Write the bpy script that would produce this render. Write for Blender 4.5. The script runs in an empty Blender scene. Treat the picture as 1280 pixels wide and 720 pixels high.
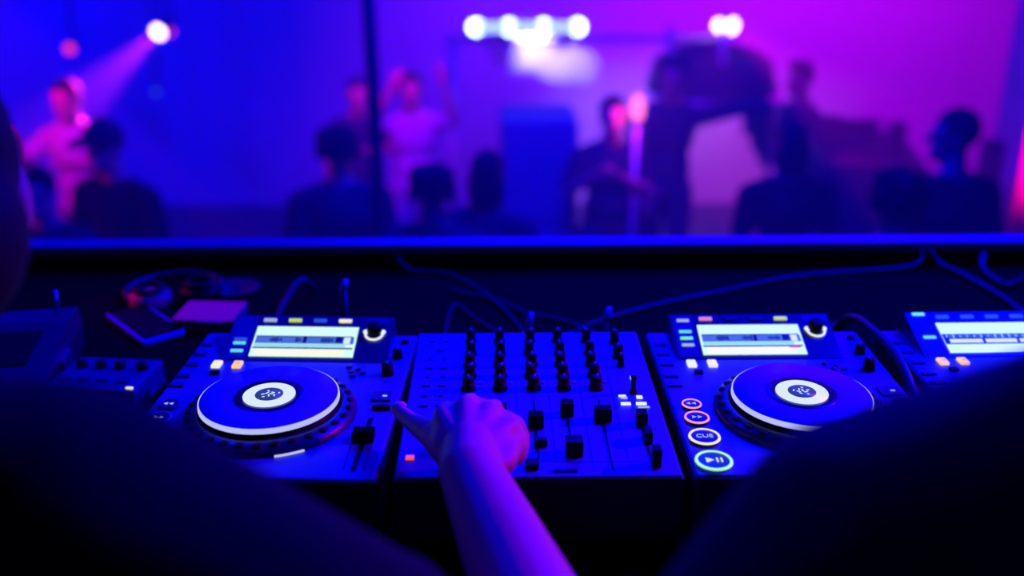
import bpy, bmesh, math, random
from mathutils import Vector, Matrix, Euler
random.seed(7)
C = bpy.context.scene.collection
SC = bpy.context.scene

# ------------------------------------------------------------------ camera
F_PX, PITCH, YAW, CAM_Z = 1254.0, math.radians(21.2), math.radians(-1.0), 1.707
cd = bpy.data.cameras.new('camera'); cam = bpy.data.objects.new('camera', cd); C.objects.link(cam)
cam.location = (0, 0, CAM_Z); cam.rotation_euler = (math.pi/2 - PITCH, 0, YAW)
cd.sensor_width = 36.0; cd.lens = F_PX/1280*36.0; cd.clip_start = 0.02; cd.clip_end = 100
cd.dof.use_dof = True; cd.dof.focus_distance = 1.27; cd.dof.aperture_fstop = 1.5
SC.camera = cam

# ------------------------------------------------------------------ view, world
SC.view_settings.view_transform = 'Standard'; SC.view_settings.look = 'None'
SC.view_settings.exposure = 0.0; SC.view_settings.gamma = 1.0; SC.view_settings.use_curve_mapping = False
SC.cycles.use_denoising = True
SC.cycles.volume_bounces = 0; SC.cycles.max_bounces = 5; SC.cycles.diffuse_bounces = 2
SC.cycles.volume_step_rate = 2.0; SC.cycles.sample_clamp_indirect = 3.0
w = bpy.data.worlds.new('world'); SC.world = w; w.use_nodes = True
w.node_tree.nodes['Background'].inputs[0].default_value = (0.0, 0.0, 1.0, 1)
w.node_tree.nodes['Background'].inputs[1].default_value = 0.004

BLUE = (0.0, 0.0005, 1.0); MAG = (1.0, 0.0, 0.62); PUR = (0.45, 0.0, 1.0); RED = (1.0, 0.02, 0.12)
BOOTH_BLUE = 300; BOOTH_FILL = 42; BOOTH_PURPLE = 210
ROOM_BLUE = 520; HAZE = 0.032

def aim(o, target):
    o.rotation_euler = (Vector(target) - o.location).to_track_quat('-Z', 'Y').to_euler()
def light(kind, name, loc, target, color, power, size=0.2, angle=60, blend=0.5, parent=None, size_y=None):
    ld = bpy.data.lights.new(name, kind); ld.color = color; ld.energy = power
    if kind == 'AREA':
        ld.size = size
        if size_y: ld.shape = 'RECTANGLE'; ld.size_y = size_y
    else: ld.shadow_soft_size = size
    if kind == 'SPOT': ld.spot_size = math.radians(angle); ld.spot_blend = blend
    o = bpy.data.objects.new(name, ld); C.objects.link(o); o.location = loc
    if target is not None: aim(o, target)
    if parent:
        o.parent = parent; o.location = Vector(loc) - parent.location
    return o

# booth: a blue stage light hung over the rail, an added weak blue fill at the left, magenta lamp off to the right
light('AREA', 'booth_blue_light', (1.7, 1.95, 2.9), (0.05, 1.15, 1.1), BLUE, BOOTH_BLUE, size=0.22)
light('AREA', 'booth_blue_fill_light', (-1.3, 1.9, 2.9), (0.1, 0.9, 1.1), BLUE, BOOTH_FILL, size=0.3)
light('SPOT', 'booth_purple_light', (3.0, 1.70, 2.25), (-0.03, 0.9, 1.16), (1.0, 0.0, 0.45), BOOTH_PURPLE, size=0.05, angle=15, blend=0.6)
# club room washes and added spots
light('SPOT', 'room_blue_light_left', (-4.6, 6.2, 3.2), (-4.9, 9.5, 0.6), BLUE, ROOM_BLUE*3.0, size=0.3, angle=95, blend=1.0)
light('SPOT', 'room_blue_light_high', (-1.4, 7.4, 3.3), (-1.0, 9.5, 1.1), BLUE, ROOM_BLUE*0.35, size=0.3, angle=80, blend=1.0)
light('SPOT', 'dancer_pink_fill_light', (-3.4, 3.9, 3.2), (-2.68, 6.3, 0.35), (1.0, 0.0, 0.75), 1300, size=0.05, angle=13, blend=0.5)  # added unseen spot, lights the dancer from the front
light('AREA', 'room_blue_light_centre', (0.35, 4.3, 3.2), (0.35, 5.2, -1.0), BLUE, ROOM_BLUE*1.0, size=0.8)
light('SPOT', 'room_magenta_light', (2.3, 6.6, 3.0), (3.3, 9.5, 0.3), (0.75, 0.0, 0.75), 1050, size=0.2, angle=88, blend=1.0)
light('SPOT', 'room_purple_light', (0.6, 7.6, 3.0), (0.4, 9.5, 0.2), (0.40, 0.0, 1.0), 520, size=0.2, angle=75, blend=1.0)
light('SPOT', 'low_red_fill_light', (-4.6, 3.9, 0.5), (-1.9, 5.0, 0.15), (1.0, 0.0, 0.40), 80, size=0.1, angle=34, blend=0.6)  # added unseen spot, reddens the capped person's face and arms
light('SPOT', 'box_red_fill_light', (-2.4, 2.3, 1.9), (-0.52, 1.69, 1.03), (1.0, 0.0, 0.35), 70, size=0.03, angle=9, blend=0.5)  # added unseen spot, tints the box behind the left player
light('SPOT', 'side_red_light', (4.3, 5.2, 1.1), (3.6, 6.3, 0.3), (1.0, 0.0, 0.30), 1100, size=0.1, angle=26, blend=0.5)

# ------------------------------------------------------------------ materials
def s2l(c): return tuple((x/12.92 if x <= 0.04045 else ((x+0.055)/1.055)**2.4) for x in c)
def mat(name, col, rough=0.5, metal=0.0, noise=0.0, scale=40, bump=0.0, emit=None, es=1.0, spec=0.5):
    m = bpy.data.materials.new(name); m.use_nodes = True; nt = m.node_tree; b = nt.nodes['Principled BSDF']
    b.inputs['Base Color'].default_value = (*col, 1); b.inputs['Roughness'].default_value = rough
    b.inputs['Metallic'].default_value = metal; b.inputs['Specular IOR Level'].default_value = spec
    if noise or bump:
        tc = nt.nodes.new('ShaderNodeTexCoord'); n = nt.nodes.new('ShaderNodeTexNoise'); n.inputs['Scale'].default_value = scale
        nt.links.new(tc.outputs['Object'], n.inputs['Vector'])
        if noise:
            mx = nt.nodes.new('ShaderNodeMix'); mx.data_type = 'RGBA'
            mx.inputs['A'].default_value = (*[max(0, c*(1-noise)) for c in col], 1)
            mx.inputs['B'].default_value = (*[min(1, c*(1+noise)) for c in col], 1)
            nt.links.new(n.outputs['Fac'], mx.inputs['Factor']); nt.links.new(mx.outputs['Result'], b.inputs['Base Color'])
        if bump:
            bp = nt.nodes.new('ShaderNodeBump'); bp.inputs['Strength'].default_value = bump; bp.inputs['Distance'].default_value = 0.004
            nt.links.new(n.outputs['Fac'], bp.inputs['Height']); nt.links.new(bp.outputs['Normal'], b.inputs['Normal'])
    if emit:
        b.inputs['Emission Color'].default_value = (*emit, 1); b.inputs['Emission Strength'].default_value = es
        b.inputs['Base Color'].default_value = (0.01, 0.01, 0.01, 1)
    return m
def glow(name, srgb, es=1.0): return mat(name, (0, 0, 0), 0.4, emit=s2l(srgb), es=es)
M = dict(
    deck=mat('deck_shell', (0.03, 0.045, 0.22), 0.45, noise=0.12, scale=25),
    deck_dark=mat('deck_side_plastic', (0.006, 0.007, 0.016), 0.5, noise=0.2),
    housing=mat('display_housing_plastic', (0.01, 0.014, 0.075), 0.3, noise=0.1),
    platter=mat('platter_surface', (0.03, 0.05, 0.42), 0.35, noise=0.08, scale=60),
    platter_mid=mat('platter_inner_ring', (0.005, 0.006, 0.03), 0.3, noise=0.1),
    rim=mat('jog_rim_rubber', (0.006, 0.008, 0.05), 0.35, noise=0.2),
    black=mat('black_rubber', (0.0030, 0.0030, 0.006), 0.5, noise=0.2, spec=0.12),
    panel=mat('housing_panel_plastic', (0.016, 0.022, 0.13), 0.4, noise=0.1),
    mark=mat('printed_marking', (0.012, 0.014, 0.08), 0.5, noise=0.1),
    pointer=mat('knob_pointer', (0.25, 0.25, 0.5), 0.4, noise=0.1),
    metal=mat('brushed_steel', (0.35, 0.35, 0.4), 0.3, 0.9, noise=0.1),
    table=mat('black_table_laminate', (0.0022, 0.0022, 0.003), 0.8, noise=0.3, scale=12, spec=0.03),
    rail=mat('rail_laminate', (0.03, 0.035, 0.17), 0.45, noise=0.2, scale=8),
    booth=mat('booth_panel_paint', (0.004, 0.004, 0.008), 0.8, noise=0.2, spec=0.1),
    cable=mat('cable_jacket', (0.004, 0.004, 0.010), 0.5, noise=0.2),
    wall=mat('club_wall_paint', (0.5, 0.5, 0.55), 0.8, noise=0.12, scale=1.2),
    dwall=mat('dark_wall_paint', (0.05, 0.05, 0.06), 0.8, noise=0.2, scale=2),
    floor=mat('club_floor', (0.05, 0.05, 0.07), 0.5, noise=0.3, scale=3),
    skin=mat('skin', (0.50, 0.24, 0.14), 0.5, noise=0.12, scale=14, bump=0.15),
    skin_shaded=mat('shaded_skin', (0.22, 0.11, 0.08), 0.5, noise=0.12, scale=14, bump=0.15),  # copy of skin with shade put into its colour
    cloth=mat('black_cotton', (0.007, 0.007, 0.011), 0.9, noise=0.25, scale=30, bump=0.3, spec=0.1),
    cloth2=mat('navy_cotton', (0.02, 0.02, 0.04), 0.9, noise=0.25, scale=30, bump=0.3, spec=0.1),
    cloth3=mat('grey_cotton', (0.30, 0.28, 0.32), 0.9, noise=0.2, scale=30, bump=0.3, spec=0.1),
    hair=mat('dark_hair', (0.008, 0.006, 0.005), 0.7, noise=0.4, scale=80, bump=0.6, spec=0.2),
    denim=mat('dark_denim', (0.012, 0.015, 0.04), 0.9, noise=0.3, scale=60),
    lampbody=mat('lamp_housing', (0.02, 0.02, 0.02), 0.5, noise=0.2),
    truss=mat('truss_aluminium', (0.45, 0.45, 0.5), 0.45, 0.3, noise=0.1),
    canvas=mat('black_canvas', (0.008, 0.008, 0.03), 0.9, noise=0.2, scale=6),
    spk=mat('speaker_paint', (0.05, 0.05, 0.22), 0.7, noise=0.15, scale=8),
    grille=mat('speaker_grille', (0.03, 0.03, 0.045), 0.7, noise=0.4, scale=150),
    redbox=mat('red_cardboard', (0.6, 0.03, 0.10), 0.6, noise=0.1),
    case=mat('case_laminate', (0.005, 0.006, 0.025), 0.45, noise=0.25, scale=9),
    case_lid=mat('case_lid_plastic', (0.008, 0.009, 0.040), 0.35, noise=0.25, scale=9),
    nail=mat('fingernail', (0.6, 0.4, 0.36), 0.3),
    screen_bg=glow('screen_cream', (0.84, 1.0, 0.90)), screen_band=glow('screen_band', (0.28, 0.42, 0.78)),
    screen_dark=glow('screen_dark', (0.03, 0.07, 0.42)), screen_aqua=glow('screen_aqua', (0.55, 0.86, 0.90)),
    screen_warm=glow('screen_warm', (0.98, 0.98, 0.84)), screen_red=glow('screen_red', (0.9, 0.25, 0.35)),
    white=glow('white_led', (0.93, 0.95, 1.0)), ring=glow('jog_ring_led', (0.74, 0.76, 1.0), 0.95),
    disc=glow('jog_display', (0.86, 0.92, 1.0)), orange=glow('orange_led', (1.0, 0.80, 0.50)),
    amber=glow('amber_led', (1.0, 0.62, 0.66)), green=glow('green_led', (0.70, 1.0, 0.66)),
    cream=glow('cream_led', (0.95, 0.93, 0.75)), aqua=glow('aqua_led', (0.40, 0.85, 0.85)), lime=glow('lime_led', (0.75, 0.85, 0.10)),
    leaf=glow('green_button_led', (0.45, 0.95, 0.55)), grey=glow('grey_led', (0.62, 0.68, 0.85)), pink=glow('pink_led', (0.85, 0.52, 0.75)),
    dimb=glow('dim_blue_led', (0.15, 0.30, 0.85)), tealdk=glow('dark_teal_display', (0.0, 0.16, 0.55)), redled=glow('red_led', (1.0, 0.30, 0.20)),
    lampwhite=glow('lamp_lens_white', (0.9, 1.0, 0.97), 7), lamppink=glow('lamp_lens_pink', (1.0, 0.80, 0.92), 7),
    lampred=glow('lamp_lens_red', (1.0, 0.18, 0.50), 1.7), lamprose=glow('lamp_lens_rose', (1.0, 0.42, 0.68), 2.2), tube=glow('led_tube', (0.72, 0.86, 1.0), 1.6),
)

# ------------------------------------------------------------------ helpers
def at(px, py, Z):                       # a point of the room at depth Z in front of the camera
    q = Euler(cam.rotation_euler).to_matrix()
    return Vector((0, 0, CAM_Z)) + q @ Vector(((px-640)/F_PX*Z, -(py-360)/F_PX*Z, -Z))
class MB:
    def __init__(s): s.bm = bmesh.new()
    def _tag(s, n0, mi, sm):
        s.bm.faces.ensure_lookup_table()
        for f in s.bm.faces[n0:]: f.material_index = mi; f.smooth = sm
    def box(s, c, size, mi=0, rot=None, bevel=0.0, seg=2):
        n0 = len(s.bm.faces); mt = Matrix.Translation(c)
        if rot is not None: mt = mt @ (rot.to_matrix().to_4x4() if isinstance(rot, Euler) else rot)
        if bevel:
            t = bmesh.new(); bmesh.ops.create_cube(t, size=1)
            for v in t.verts: v.co = Vector((v.co.x*size[0], v.co.y*size[1], v.co.z*size[2]))
            bmesh.ops.bevel(t, geom=t.edges[:], offset=bevel, segments=seg, affect='EDGES', profile=0.6)
            s._merge(t, mt)
        else:
            r = bmesh.ops.create_cube(s.bm, size=1)
            for v in r['verts']: v.co = mt @ Vector((v.co.x*size[0], v.co.y*size[1], v.co.z*size[2]))
        s._tag(n0, mi, False); return s
    def _merge(s, t, mt=Matrix()):
        vm = {}
        for v in t.verts: vm[v] = s.bm.verts.new(mt @ v.co)
        for f in t.faces: s.bm.faces.new([vm[v] for v in f.verts])
        t.free()
    def lathe(s, c, prof, seg=32, mi=0, rot=None, sm=True, sx=1, sy=1):  # prof [(r,z)...]
        n0 = len(s.bm.faces); mt = Matrix.Translation(c)
        if rot is not None: mt = mt @ rot
        rings = []
        for r, z in prof:
            if r < 1e-6: rings.append([s.bm.verts.new(mt @ Vector((0, 0, z)))])
            else: rings.append([s.bm.verts.new(mt @ Vector((r*sx*math.cos(2*math.pi*k/seg), r*sy*math.sin(2*math.pi*k/seg), z))) for k in range(seg)])
        for a, b in zip(rings, rings[1:]):
            for k in range(seg):
                k2 = (k+1) % seg
                if len(a) == 1 and len(b) > 1: s.bm.faces.new((a[0], b[k2], b[k])) if False else s.bm.faces.new((a[0], b[k], b[k2]))
                elif len(b) == 1 and len(a) > 1: s.bm.faces.new((a[k], b[0], a[k2]))
                elif len(a) > 1: s.bm.faces.new((a[k], b[k], b[k2], a[k2]))
        s._tag(n0, mi, sm); return s
    def cyl(s, p0, p1, r0, r1=None, seg=20, mi=0, sm=True):
        r1 = r0 if r1 is None else r1; p0 = Vector(p0); p1 = Vector(p1); d = p1-p0
        q = d.to_track_quat('Z', 'Y').to_matrix().to_4x4()
        return s.lathe(p0, [(0, 0), (r0, 0), (r1, d.length), (0, d.length)], seg, mi, q, sm)
    def cap(s, p0, p1, r0, r1=None, seg=14):          # round-ended tapered limb
        r1 = r0 if r1 is None else r1; p0 = Vector(p0); p1 = Vector(p1); d = p1-p0; L = d.length
        q = d.to_track_quat('Z', 'Y').to_matrix().to_4x4()
        pr = [(0, -r0)] + [(r0*math.cos(a), r0*math.sin(a)) for a in [math.radians(x) for x in (-60, -30, 0)]]
        pr += [(r1*math.cos(a), L+r1*math.sin(a)) for a in [math.radians(x) for x in (0, 30, 60)]] + [(0, L+r1)]
        return s.lathe(p0, pr, seg, 0, q)
    def ell(s, c, rad, rot=None, seg=20):
        n = 10; pr = [(math.sin(math.pi*k/n), -math.cos(math.pi*k/n)) for k in range(n+1)]; pr[0] = (0, -1); pr[-1] = (0, 1)
        m = (rot.to_matrix().to_4x4() if rot is not None else Matrix()) @ Matrix.Diagonal((*rad, 1))
        return s.lathe(c, pr, seg, 0, m)
    def tube(s, pts, r, seg=10, mi=0, closed=False, sub=6):
        n0 = len(s.bm.faces); P = [Vector(p) for p in pts]; out = []
        if len(P) > 2 and sub > 1:
            n = len(P)
            for i in range(n-1):
                a = P[max(i-1, 0)]; b = P[i]; c = P[i+1]; d = P[min(i+2, n-1)]
                for k in range(sub):
                    t = k/sub; out.append(0.5*((2*b)+(-a+c)*t+(2*a-5*b+4*c-d)*t*t+(-a+3*b-3*c+d)*t**3))
            out.append(P[-1])
        else: out = P
        rings = []
        for i, p in enumerate(out):
            d = (out[min(i+1, len(out)-1)]-out[max(i-1, 0)]).normalized()
            u = d.cross(Vector((0, 0, 1)));  u = u.normalized() if u.length > 1e-4 else Vector((1, 0, 0)); v = d.cross(u)
            rings.append([s.bm.verts.new(p+r*(math.cos(2*math.pi*k/seg)*u+math.sin(2*math.pi*k/seg)*v)) for k in range(seg)])
        for a, b in zip(rings, rings[1:]):
            for k in range(seg): s.bm.faces.new((a[k], a[(k+1) % seg], b[(k+1) % seg], b[k]))
        s.bm.faces.new(rings[0][::-1]); s.bm.faces.new(rings[-1]); s._tag(n0, mi, True); return s
    def poly(s, pts, h, mi=0, m=None):                 # prism of an outline (xy), height h
        n0 = len(s.bm.faces); m = m or Matrix()
        a = [s.bm.verts.new(m @ Vector((x, y, 0))) for x, y in pts]; b = [s.bm.verts.new(m @ Vector((x, y, h))) for x, y in pts]
        s.bm.faces.new(a[::-1]); s.bm.faces.new(b)
        for k in range(len(pts)): s.bm.faces.new((a[k], a[(k+1) % len(a)], b[(k+1) % len(a)], b[k]))
        s._tag(n0, mi, False); return s
    def prism_x(s, prof, x0, x1, mi=0):                # outline in (y,z) swept along x
        n0 = len(s.bm.faces)
        a = [s.bm.verts.new((x0, y, z)) for y, z in prof]; b = [s.bm.verts.new((x1, y, z)) for y, z in prof]
        s.bm.faces.new(a); s.bm.faces.new(b[::-1])
        for k in range(len(prof)): s.bm.faces.new((b[k], b[(k+1) % len(a)], a[(k+1) % len(a)], a[k]))
        s._tag(n0, mi, False); return s
    def build(s, name, m, parent=None, loc=None, rot=None):
        bmesh.ops.recalc_face_normals(s.bm, faces=s.bm.faces[:])
        me = bpy.data.meshes.new(name); s.bm.to_mesh(me); s.bm.free()
        for x in (m if isinstance(m, (list, tuple)) else [m]): me.materials.append(x)
        o = bpy.data.objects.new(name, me); C.objects.link(o)
        if parent: o.parent = parent
        if loc is not None: o.location = loc
        if rot is not None: o.rotation_euler = rot
        return o
def tag(o, label, cat, group=None, kind=None):
    o['label'] = label; o['category'] = cat
    if group: o['group'] = group
    if kind: o['kind'] = kind
    return o
def thing(name, label, cat, loc=(0, 0, 0), rz=0, group=None):
    o = bpy.data.objects.new(name, None); C.objects.link(o); o.location = loc; o.rotation_euler = (0, 0, rz); o.empty_display_size = 0.1
    return tag(o, label, cat, group)
def struct(o, label=None):
    o['kind'] = 'structure'
    if label: o['label'] = label
    return o
def remesh(mb, voxel, smooth=4, name='body'):
    me = bpy.data.meshes.new('tmp'); bmesh.ops.recalc_face_normals(mb.bm, faces=mb.bm.faces[:]); mb.bm.to_mesh(me); mb.bm.free()
    o = bpy.data.objects.new('tmp', me); C.objects.link(o)
    r = o.modifiers.new('r', 'REMESH'); r.mode = 'VOXEL'; r.voxel_size = voxel; r.use_smooth_shade = True
    if smooth: sm = o.modifiers.new('s', 'SMOOTH'); sm.factor = 0.5; sm.iterations = smooth
    dg = bpy.context.evaluated_depsgraph_get(); new = bpy.data.meshes.new_from_object(o.evaluated_get(dg)); new.name = name
    bpy.data.objects.remove(o); bpy.data.meshes.remove(me)
    for p in new.polygons: p.use_smooth = True
    return new
def mesh_obj(name, me, m, parent=None):
    me.materials.clear(); me.materials.append(m)
    o = bpy.data.objects.new(name, me); C.objects.link(o); o.parent = parent; return o

# ------------------------------------------------------------------ setting
FL = -1.1
struct(MB().box((0, 4.0, FL-0.05), (13.2, 12.2, 0.1)).build('floor', M['floor']))
struct(MB().box((0, 4.0, 3.65), (13.2, 12.2, 0.1)).build('ceiling', M['dwall']))
bm_ = MB()
bm_.box((0, 9.6, 1.25), (13.2, 0.12, 4.7))
for k in range(24): bm_.box((-6.0+k*0.52, 9.535, 1.25), (0.03, 0.02, 4.7))     # seams between wall panels
struct(bm_.build('wall_back', M['wall']))
struct(MB().box((-6.55, 4.0, 1.25), (0.12, 12.2, 4.7)).build('wall_left', M['wall']))
struct(MB().box((6.55, 4.0, 1.25), (0.12, 12.2, 4.7)).build('wall_right', M['dwall']))
struct(MB().box((0, -2.05, 1.25), (13.2, 0.12, 4.7)).build('wall_rear', M['dwall']))
struct(MB().box((0, 0.02, -0.55), (6.0, 3.96, 1.08), bevel=0.01).build('trim_1', M['booth']), 'raised booth platform')
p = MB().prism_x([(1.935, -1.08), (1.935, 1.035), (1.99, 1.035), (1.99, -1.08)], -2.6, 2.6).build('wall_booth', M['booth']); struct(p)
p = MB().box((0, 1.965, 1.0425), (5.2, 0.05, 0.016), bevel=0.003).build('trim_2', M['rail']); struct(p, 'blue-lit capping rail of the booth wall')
# pillar at the right edge, its face lit red
pt = at(1268, 120, 6.5)
b = MB().box((3.62, 6.5, 1.27), (0.42, 0.42, 4.74), bevel=0.01)
for k in range(12): b.box((3.62, 6.5, -0.9+k*0.38), (0.43, 0.43, 0.012))
struct(b.build('pillar', mat('pillar_paint', (0.35, 0.3, 0.32), 0.7, noise=0.3, scale=6)), 'square pillar catching red light')

# ------------------------------------------------------------------ table
t = thing('console_table', 'long black console table carrying the decks behind the booth wall', 'table', (0, 1.41, 0))
MB().box((0, 0, 0.98), (4.6, 1.03, 0.04), bevel=0.004).build('tabletop', M['table'], t)
MB().box((0, -0.49, 0.55), (4.5, 0.03, 0.82), bevel=0.004).build('front_panel', M['table'], t)
for x in (-2.2, 2.2):
    for y in (-0.42, 0.46): MB().box((x, y, 0.48), (0.06, 0.06, 0.96), bevel=0.004).build('leg', M['table'], t)

# ------------------------------------------------------------------ media players
HS = math.atan2(0.031, 0.09)
def make_deck(label, loc, rz, v):
    t = thing('media_player', label, 'media player', loc, rz, 'media players on the console table')
    ox, oy = -0.16, -0.2; hy = -0.012; hx = 0.017 if v == 0 else 0.0
    def P(x, y, z=0.1): return (x+ox, y+oy, z)
    b = MB().box(P(0.16, 0.2, 0.0565), (0.32, 0.405, 0.083), bevel=0.006)
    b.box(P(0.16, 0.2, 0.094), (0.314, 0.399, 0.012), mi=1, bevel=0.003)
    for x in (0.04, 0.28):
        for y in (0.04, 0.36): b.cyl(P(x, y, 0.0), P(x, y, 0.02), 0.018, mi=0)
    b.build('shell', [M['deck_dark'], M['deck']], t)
    # wedge shaped display housing
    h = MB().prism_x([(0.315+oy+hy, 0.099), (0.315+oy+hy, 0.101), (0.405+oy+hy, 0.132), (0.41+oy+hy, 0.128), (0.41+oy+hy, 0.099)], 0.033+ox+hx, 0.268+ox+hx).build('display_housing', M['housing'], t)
    R = Matrix.Rotation(HS, 4, 'X')
    def S(x, s, up=0.0): return Matrix.Translation(P(x+hx, 0.315+hy, 0.101)) @ R @ Matrix.Translation((0, s, up))
    def plate(mb, x0, x1, s0, s1, up, mi=0, th=0.0012): mb.box((0, 0, 0), (x1-x0, s1-s0, th), mi, S((x0+x1)/2, (s0+s1)/2, up))
    for x0, x1, s0 in ((0.036, 0.066, 0.004), (0.228, 0.264, 0.078)):
        pb = MB(); plate(pb, x0, x1, s0, 0.091, 0.0006); pb.build('housing_panel', M['panel'], h)
    sc = MB(); plate(sc, 0.071, 0.219, 0.008, 0.070, 0.0012)
    scr = sc.build('screen', M['screen_bg'], t)
    rnd = random.Random(11+v); wv = MB()
    u = 0.0022
    if v < 2:
        plate(wv, 0.074, 0.216, 0.034, 0.047, u, 0); plate(wv, 0.073, 0.216, 0.0235, 0.0255, u, 1); plate(wv, 0.074, 0.205, 0.0275, 0.032, u, 2)
        plate(wv, 0.074, 0.214, 0.0475, 0.049, u, 1); cut = 0.145 if v == 0 else 0.150
        for k in range(44):
            x = 0.076+k*0.0031; a = 0.001+rnd.random()*0.005
            if abs(x-cut) > 0.004: plate(wv, x, x+0.0022, 0.0405-a, 0.0405+a, u+0.0006, 1 if (k//6) % 2 else 0)
        plate(wv, cut-0.002, cut+0.003, 0.034, 0.0475, u+0.001, 1)
        plate(wv, 0.190, 0.200, 0.0355, 0.047, u+0.001, 1); plate(wv, 0.202, 0.211, 0.034, 0.046, u+0.001, 3)
        plate(wv, 0.078, 0.205, 0.0095, 0.0215, u-0.0004, 4)
        if v == 1: plate(wv, 0.196, 0.212, 0.020, 0.0225, u+0.001, 5)
    else:
        plate(wv, 0.071, 0.219, 0.0245, 0.045, u, 1)
        for k in range(40):
            x = 0.075+k*0.0034; a = 0.0008+rnd.random()*0.003
            plate(wv, x, x+0.002, 0.040-a, 0.040+a, u+0.0006, 0 if k % 3 else 2)
        plate(wv, 0.078, 0.125, 0.0265, 0.0335, u+0.0008, 3); plate(wv, 0.130, 0.175, 0.0265, 0.0335, u+0.0008, 3); plate(wv, 0.18, 0.216, 0.0265, 0.0335, u+0.0008, 3)
    wv.build('waveform', [M['screen_band'], M['screen_dark'], M['screen_aqua'], M['disc'], M['screen_warm'], M['screen_red']], scr)['label'] = 'dark blue waveform drawn across the lit screen'
    # lit menu buttons above and beside the screen
    tops = [['grey', 'lime', 'dimb', 'cream'], ['pink', 'mark', 'mark', 'lime'], ['dimb', 'dimb', 'dimb', 'dimb']][v]
    for k, c in enumerate(tops):
        q = MB(); q.box((0, 0, 0), (0.019, 0.006, 0.003), 0, S(0.086+k*0.037, 0.084, 0.0012), bevel=0.001); q.build('menu_button', M[c], t)
    side = [[(0.036, 'tealdk'), (0.048, 'aqua'), (0.030, 'aqua')], [(0.080, 'grey'), (0.056, 'aqua'), (0.042, 'leaf'), (0.028, 'grey')], [(0.090, 'leaf'), (0.072, 'mark'), (0.040, 'aqua')]][v]
    if v == 0: side = [(0.042, 'dimb'), (0.034, 'aqua'), (0.018, 'aqua')]
    for s_, c in side:
        q = MB(); q.box((0, 0, 0), (0.018, 0.0055, 0.003), 0, S(0.052, s_, 0.0012), bevel=0.001); q.build('source_button', M[c], t)
    kn = MB(); kn.lathe((0, 0, 0), [(0.011, 0), (0.010, 0.012), (0.008, 0.014), (0, 0.014)], 24, 0, S(0.243, 0.062, 0.001)); k0 = kn.build('selector_knob', M['black'], t)
    ar = MB()
    for k in range(14):
        a0 = math.radians(180+k*180/14); m_ = S(0.243, 0.057, 0.0018)
        ar.box((0, 0, 0), (0.0042, 0.003, 0.0015), 0, m_ @ Matrix.Translation((0.0125*math.cos(a0+0.11), 0.0125*math.sin(a0+0.11), 0)) @ Matrix.Rotation(a0+0.11+math.pi/2, 4, 'Z'))
    for sgn in (-1, 1): ar.lathe((0, 0, 0), [(0, 0), (0.0045, 0), (0.0045, 0.0015), (0, 0.0015)], 14, 0, S(0.243+sgn*0.0118, 0.060, 0.0016))
    ar.build('light_arc', M['white'], k0)['label'] = 'white U shaped light around the knob'
    # jog wheel
    jc = (0.162+ox, 0.149+oy)
    j = MB().lathe((*jc, 0.1), [(0.108, 0), (0.108, 0.003), (0.105, 0.010), (0.092, 0.014), (0.088, 0.014), (0.088, 0.0), (0, 0)], 72).build('jog_wheel', M['rim'], t)
    dm = MB()
    for k in range(30):
        a0 = 2*math.pi*k/30
        dm.lathe((jc[0]+0.0985*math.cos(a0), jc[1]+0.0985*math.sin(a0), 0.111), [(0, 0.0028), (0.0052, 0.0022), (0.0062, 0)], 14, 0, Matrix.Rotation(a0, 4, 'Z'), sx=0.9, sy=1.1)
    dm.build('finger_dimple', M['black'], j)['label'] = 'ring of dark finger dimples around the wheel'
    MB().lathe((*jc, 0.1), [(0.0862, 0.0195), (0.0872, 0.0200), (0.0868, 0.0258), (0.0850, 0.0262)], 72).build('light_ring', M['ring'], j)['label'] = 'pale glowing ring around the platter'
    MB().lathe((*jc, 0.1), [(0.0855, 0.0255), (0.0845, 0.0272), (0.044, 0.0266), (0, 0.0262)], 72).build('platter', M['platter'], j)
    MB().lathe((*jc, 0.1), [(0.088, 0.013), (0.0858, 0.0255), (0, 0.0255)], 72).build('platter_skirt', M['black'], j)
    MB().lathe((*jc, 0.1268), [(0.044, 0.0), (0.043, 0.001), (0.034, -0.0002), (0.0, -0.0002)], 48).build('platter_centre', M['platter_mid'], j)
    dsp = MB().lathe((*jc, 0.1272), [(0.0325, 0), (0.0325, 0.001), (0, 0.001)], 48).build('wheel_display', M['disc'], j)
    em = MB().lathe((*jc, 0.1284), [(0.0175, 0), (0.0175, 0.0004), (0, 0.0004)], 32)
    for k in range(9):
        a0 = k*2.4+v; r_ = 0.003+0.0012*k; em.box((jc[0]+r_*math.cos(a0), jc[1]+r_*math.sin(a0)*0.8, 0.1290), (0.0055-0.0003*k, 0.0016, 0.0004), 1, Matrix.Rotation(a0*1.7, 4, 'Z'))
    em.build('display_pattern', [mat('display_pattern', (0, 0, 0), 0.4, emit=s2l((0.16, 0.24, 0.45))), M['disc']], dsp)
    # left column
    for k, y in enumerate((0.354, 0.321, 0.287, 0.251, 0.223)):
        MB().box(P(0.0155, y, 0.1012), (0.017+0.001*k, 0.009, 0.004), bevel=0.0015).build('function_button', M['mark'], t)
    rings = [(0.164, 0.0125, 'amber', 0.0), (0.128, 0.0155, 'amber', 1), (0.080, 0.0190, 'cream', 2), (0.025, 0.0215, 'green', 3)]
    if v == 0: rings = [(rings[k][0], rings[k][1], ('mark', 'pointer', 'cream', 'green')[k], k) for k in range(4)]
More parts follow.
